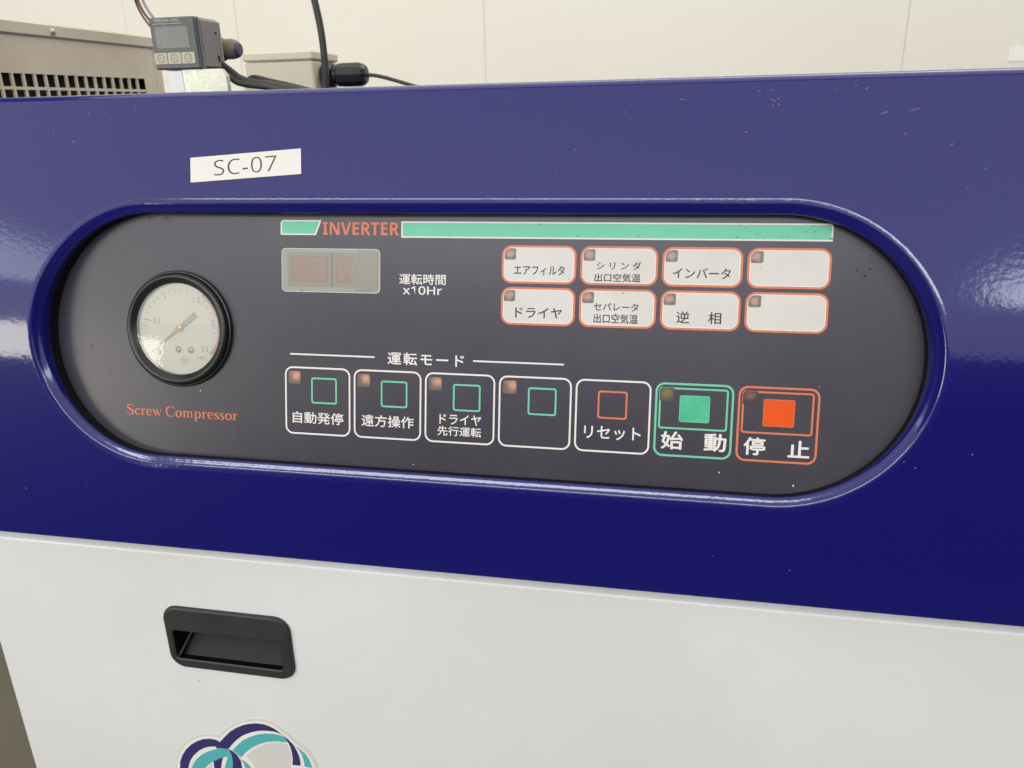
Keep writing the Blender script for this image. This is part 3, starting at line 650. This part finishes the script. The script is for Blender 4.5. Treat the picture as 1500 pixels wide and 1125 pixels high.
NAVY4=[(-413.5,-656.0),(-406.0,-663.0),(-397.8,-672.7),(-393.0,-684.1),(-389.4,-697.1),(-388.4,-710.6),(-389.1,-719.5),(-404.8,-720.4),(-402.6,-706.9),(-402.5,-693.2),(-403.8,-678.6),(-407.6,-666.9)]
TEAL3=[(-394.5,-674.8),(-385.4,-681.6),(-376.1,-691.1),(-370.3,-703.7),(-366.5,-720.5),(-381.2,-720.6),(-381.5,-705.7),(-384.5,-691.3),(-389.5,-681.1)]
TEAL4=[(-506.8,-725.1),(-498.2,-729.7),(-492.6,-735.8),(-488.3,-743.3),(-482.0,-767.9),(-497.7,-770.7),(-500.3,-745.4),(-502.8,-733.1)]
def soft(P):
    """round the drawn outline a little but keep its sharp tips"""
    out = []; n = len(P)
    for i in range(n):
        a, b, c = Vector(P[i-1]), Vector(P[i]), Vector(P[(i+1) % n]); ang = (b-a).angle(c-b) if (b-a).length and (c-b).length else 0
        if ang > .9: out.append(tuple(b))
        else: out += [tuple(b*.8+a*.2), tuple(b*.96+(a+c)*.02), tuple(b*.8+c*.2)]
    return out
emb = G().slab(soft(FILM), dn(YD-.05), dn(YD-1.0)).build('emblem', 'film', comp); emb['label'] = 'looped navy and teal ribbon emblem stuck on the door'
G().poly(soft(WHITE), dn(YD-1.15)).build('emblem_ground', 'film_white', emb)
for P, nm_, m_, k in ((HOLER, 'emblem_opening', 'film', 1.3), (HOLE2, 'emblem_opening', 'film', 1.3), (NAVY1, 'navy_ribbon', 'navy', 1.6), (TEAL1, 'teal_ribbon', 'teal', 1.75), (NAVY2, 'navy_ribbon', 'navy', 1.5),
                    (NAVY3, 'navy_ribbon', 'navy', 1.9), (TEAL2, 'teal_ribbon', 'teal', 1.5), (NAVY4, 'navy_ribbon', 'navy', 1.7), (TEAL3, 'teal_ribbon', 'teal', 1.6), (TEAL4, 'teal_ribbon', 'teal', 1.6)):
    G().poly(soft(P), dn(YD-k)).build(nm_, m_, emb)

# ================================================================ THINGS BEHIND THE COVER
# ---- digital pressure switch
sw = empty('pressure_switch', (-656, 340, DECK), 'small dark grey square digital pressure switch with three cream keys on a metal block', 'pressure switch')
G().box(-700, -611, 300, 309, 459, 544, 2.5).build('face_frame', 'sensor_face', sw, smooth=30)
G().box(-698, -613, 309, 311, 461, 542).build('seam', 'dark', sw)
G().box(-700, -611, 311, 314, 459, 544).build('clip_frame', 'sensor_body', sw)
G().box(-698, -613, 314, 315.5, 461, 542).build('seam', 'dark', sw)
G().box(-700, -611, 315.5, 381, 459, 544, 5).build('switch_body', 'sensor_body', sw, smooth=30)
G().box(-698, -612, 381, 384, 461, 541).build('rear_plate', 'key', sw)
def fr(y): return lambda x, z: (x, y, z)
G().poly(rrect(-690, -626, 494, 528.5, 1.5), fr(299.6)).build('display_glass', 'sensor_lcd', sw)
g = G()
for x, z0_, z1_ in ((-664, 497, 521), (-688, 495, 506), (-683, 497, 514), (-676, 495, 500), (-655, 495, 502)):
    pen(g, [(x, z1_, .5), (x+.6, (z0_+z1_)/2, .9), (x+1.5, z0_, .5)], fr(299.2))
pen(g, [(-688, 497, .5), (-684, 494.8, .8), (-670, 494.6, .6), (-640, 495, .5)], fr(299.2))
g.build('pale_streak', 'grey_print', sw)  # thin pale grey strokes on the display
g = G(); lettering(g, 'PRESSURE LEVEL', -689, -640, 537, 541, fr(299.5), bold=.02)
g.poly([(-691, 534), (-637, 534), (-637, 532), (-638, 532), (-638, 533.2), (-668, 533.2), (-669, 531), (-670, 533.2), (-690, 533.2), (-690, 532), (-691, 532)], fr(299.5))
g.build('face_lettering', 'key', sw)
for j, (a, b) in enumerate(((-697.5, -673.3), (-672, -646), (-644.7, -618.5))):
    k_ = G().slab(rrect(a, b, 468, 486.5, .8, 2), fr(300), fr(298.6)).build('key', 'key', sw)
    cx = (a+b)/2; g = G()
    g.ring([(cx+7.6*math.cos(i/20*6.2832), 477.3+7.6*math.sin(i/20*6.2832)) for i in range(20)], [(cx+5.8*math.cos(i/20*6.2832), 477.3+5.8*math.sin(i/20*6.2832)) for i in range(20)], fr(298.4))
    s_ = (1, -1, 0)[j]
    if s_: pen(g, [(cx-3, 477.3-1.6*s_, 1.1), (cx-1.5, 477.3, 1.1), (cx, 477.3+1.8*s_, 1.1), (cx+1.5, 477.3, 1.1), (cx+3, 477.3-1.6*s_, 1.1)], fr(298.2))
    else: pen(g, [(cx+2.5, 479.5, .9), (cx+2.5, 476.5, .9), (cx-2.5, 476.5, .9)], fr(298.2))
    g.build('key_mark', 'key_ring', k_)
G().box(-611.2, -610, 362, 366, 519, 523).build('side_hole', 'dark', sw)
G().box(-611.2, -610, 362, 367, 473, 483).build('side_slot', 'dark', sw)
G().box(-682, -652, 305, 330, DECK, 457, 1).build('mount_foot', 'door', sw)
g = G(); g.add([(x, y, z) for y in (306, 318) for x, z in ((-652, DECK), (-568, DECK), (-568, 446), (-577, 458), (-652, 458))], [(0, 1, 2, 3, 4), (5, 9, 8, 7, 6)]+[(i, (i+1) % 5, 5+(i+1) % 5, 5+i) for i in range(5)])
g.build('mount_block', 'zinc', sw)
g = G(); g.lathe([(0, -650), (21, -650), (21, -628), (17, -624), (18, -620), (18, -608), (16, -600), (12, -596)], lambda a, b, hh: (hh, 412+a, 497+b), 28)
g.build('hose_fitting', 'fitting', sw, smooth=40)
g = G(); g.lathe([(13.5, -600), (14, -598), (11, -594), (0, -593)], lambda a, b, hh: (hh+1.5, 412+a, 496+b), 24); g.build('release_ring', 'blue_cap', sw, smooth=40)
def wire(name, pts, r, m, label, cat):
    o = G().tube(pts, r, 12, 8).build(name, m, None, smooth=True); return tag(o, label, cat)
wr = empty('signal_wire', (-764, 392, 600), 'thin brown and grey wires rising from the top of the pressure switch', 'wire')
G().tube([(-785, 392, 690), (-781, 392, 620), (-776, 393, 580), (-764, 394, 556), (-742, 396, 530), (-705, 398, 505)], 2.6, 10).build('brown_strand', 'brown_wire', wr, smooth=True)
G().tube([(-778, 396, 690), (-774, 396, 620), (-769, 396, 585), (-756, 396, 560), (-736, 398, 538), (-700, 400, 515)], 2.6, 10).build('grey_strand', 'grey_wire', wr, smooth=True)
G().tube([(-788, 390, 690), (-784, 390, 620), (-780, 390, 582), (-770, 391, 556), (-748, 392, 525)], 1.8, 10).build('dark_strand', 'cable', wr, smooth=True)
cb = empty('cable_bundle', (-560, 398, DECK), 'black cable bundle running from under the pressure switch across the top', 'cable')
G().tube([(-618, 372, 472), (-606, 386, 458), (-592, 396, 444), (-572, 400, 437), (-540, 402, 432), (-500, 404, 424), (-430, 410, 410)], 7.5, 14).build('cable', 'cable', cb, smooth=True)
G().tube([(-622, 366, 466), (-604, 380, 448), (-594, 386, 438), (-572, 390, 432), (-540, 392, 428), (-500, 396, 418), (-440, 400, 405)], 5.5, 12).build('cable', 'cable', cb, smooth=True)
G().tube([(-590, 410, 436), (-572, 412, 446), (-540, 412, 439), (-500, 414, 430), (-430, 416, 412)], 5, 12).build('cable', 'cable', cb, smooth=True)

# ---- beige machine at the left
bm = empty('beige_machine', (-1500, 600, -3300), 'beige enamelled machine casing with ventilation slots left of the compressor', 'machine')
XF = -1000.0; BY0, BY1 = 150.0, 760.0; ZTOP = 556.0
S0 = 275-28.33*3; nsl = 18
g = G()                                   # side face round the slots
def q(y0, y1, z0, z1, x=XF): g.add([(x, y0, z0), (x, y1, z0), (x, y1, z1), (x, y0, z1)], [(0, 1, 2, 3)])
q(BY0, BY1, 463, ZTOP-25); q(BY0, S0-1, 300, 463); q(S0+28.33*nsl-6.8, BY1, 300, 463); q(BY0, BY1, -3200, 300)
g.add([(XF, BY1, -3200), (-2200, BY1, -3200), (-2200, BY1, ZTOP-4), (XF, BY1, ZTOP-4)], [(0, 1, 2, 3)])
side = g.build('side_panel', 'beige', bm)
for j in range(nsl-1):
    y = S0+28.33*j+22.4; G().box(XF-5, XF-.2, y, y+5.2, 300, 463).build('grille_bar', 'beige', bm)
for j in range(5):
    z = 434-28*j; G().box(XF-5.5, XF-.6, S0-1, S0+28.33*nsl-6.8, z, z+5.5).build('grille_rail', 'beige', bm)
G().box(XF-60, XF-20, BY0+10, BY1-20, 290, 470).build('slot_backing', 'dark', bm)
g = G(); g.box(-2200, XF+5, BY0-4, BY1+2, ZTOP-25, ZTOP, 3); g.build('lid', 'beige', bm, smooth=30)
G().lathe([(6.5, 0), (6.5, 2), (5, 4.2), (0, 5)], lambda a, b, hh: (XF+5+hh, 420+a, 542+b), 20).build('lid_screw', 'steel', bm, smooth=True)
G().box(-2200, XF-1, BY0, BY0+20, -3290, ZTOP-26).build('front_panel', 'taupe', bm)
G().box(XF-14, XF+3, 742, 762, 300, ZTOP-26).build('corner_post', 'beige', bm)

# ---- junction box behind the cover
jb = empty('junction_box', (-815, 1080, DECK), 'beige plastic junction box standing behind the blue cover', 'junction box')
G().box(-912, -719, 1004, 1165, 300, 508, 4).build('box_body', 'jbox', jb, smooth=30)
G().box(-915, -716, 1000, 1169, 509.5, 532, 4).build('box_lid', 'jbox', jb, smooth=30)
G().box(-928, -914, 1020, 1040, 300, 470).build('side_lug', 'jbox', jb)
gl = empty('cable_gland', (-650, 1060, 470), 'black plastic cable gland on the side of the beige junction box', 'cable gland')
g = G(); g.lathe([(30, -719), (31, -715), (31, -694), (27, -690), (22, -688), (22, -682)], lambda a, b, hh: (hh+6, 1060+a, 472+b), 32); g.build('lock_nut', 'black_plastic', gl, smooth=35)
g = G(); g.lathe([(25, -682), (30, -676), (31, -660), (31, -618), (27, -607), (21, -600), (9, -598)], lambda a, b, hh: (hh+6, 1060+a, 472+b), 10); g.build('gland_cap', 'black_plastic', gl, smooth=20)
wire('power_cable', [(-600, 1060, 470), (-575, 1060, 469), (-545, 1060, 463), (-500, 1062, 450), (-430, 1066, 428), (-400, 1068, 410)], 5, 'cable', 'thin grey-black cable leaving the black cable gland to the right', 'cable')
wire('vertical_hose', [(-640, 800, 760), (-622, 800, 690), (-609, 800, 637), (-602, 800, 598), (-597, 800, 558), (-595, 800, 507), (-597, 800, 462), (-602, 800, 425), (-604, 800, 400)], 8, 'cable', 'black hose rising in front of the beige junction box', 'hose')

# ---- sticker on the wall
tag(G().box(1487, 1620, 2597, 2599.5, 505, 553).build('wall_sticker', 'paper', None), 'bright white sticker on the wall at the right edge of the picture', 'sticker')
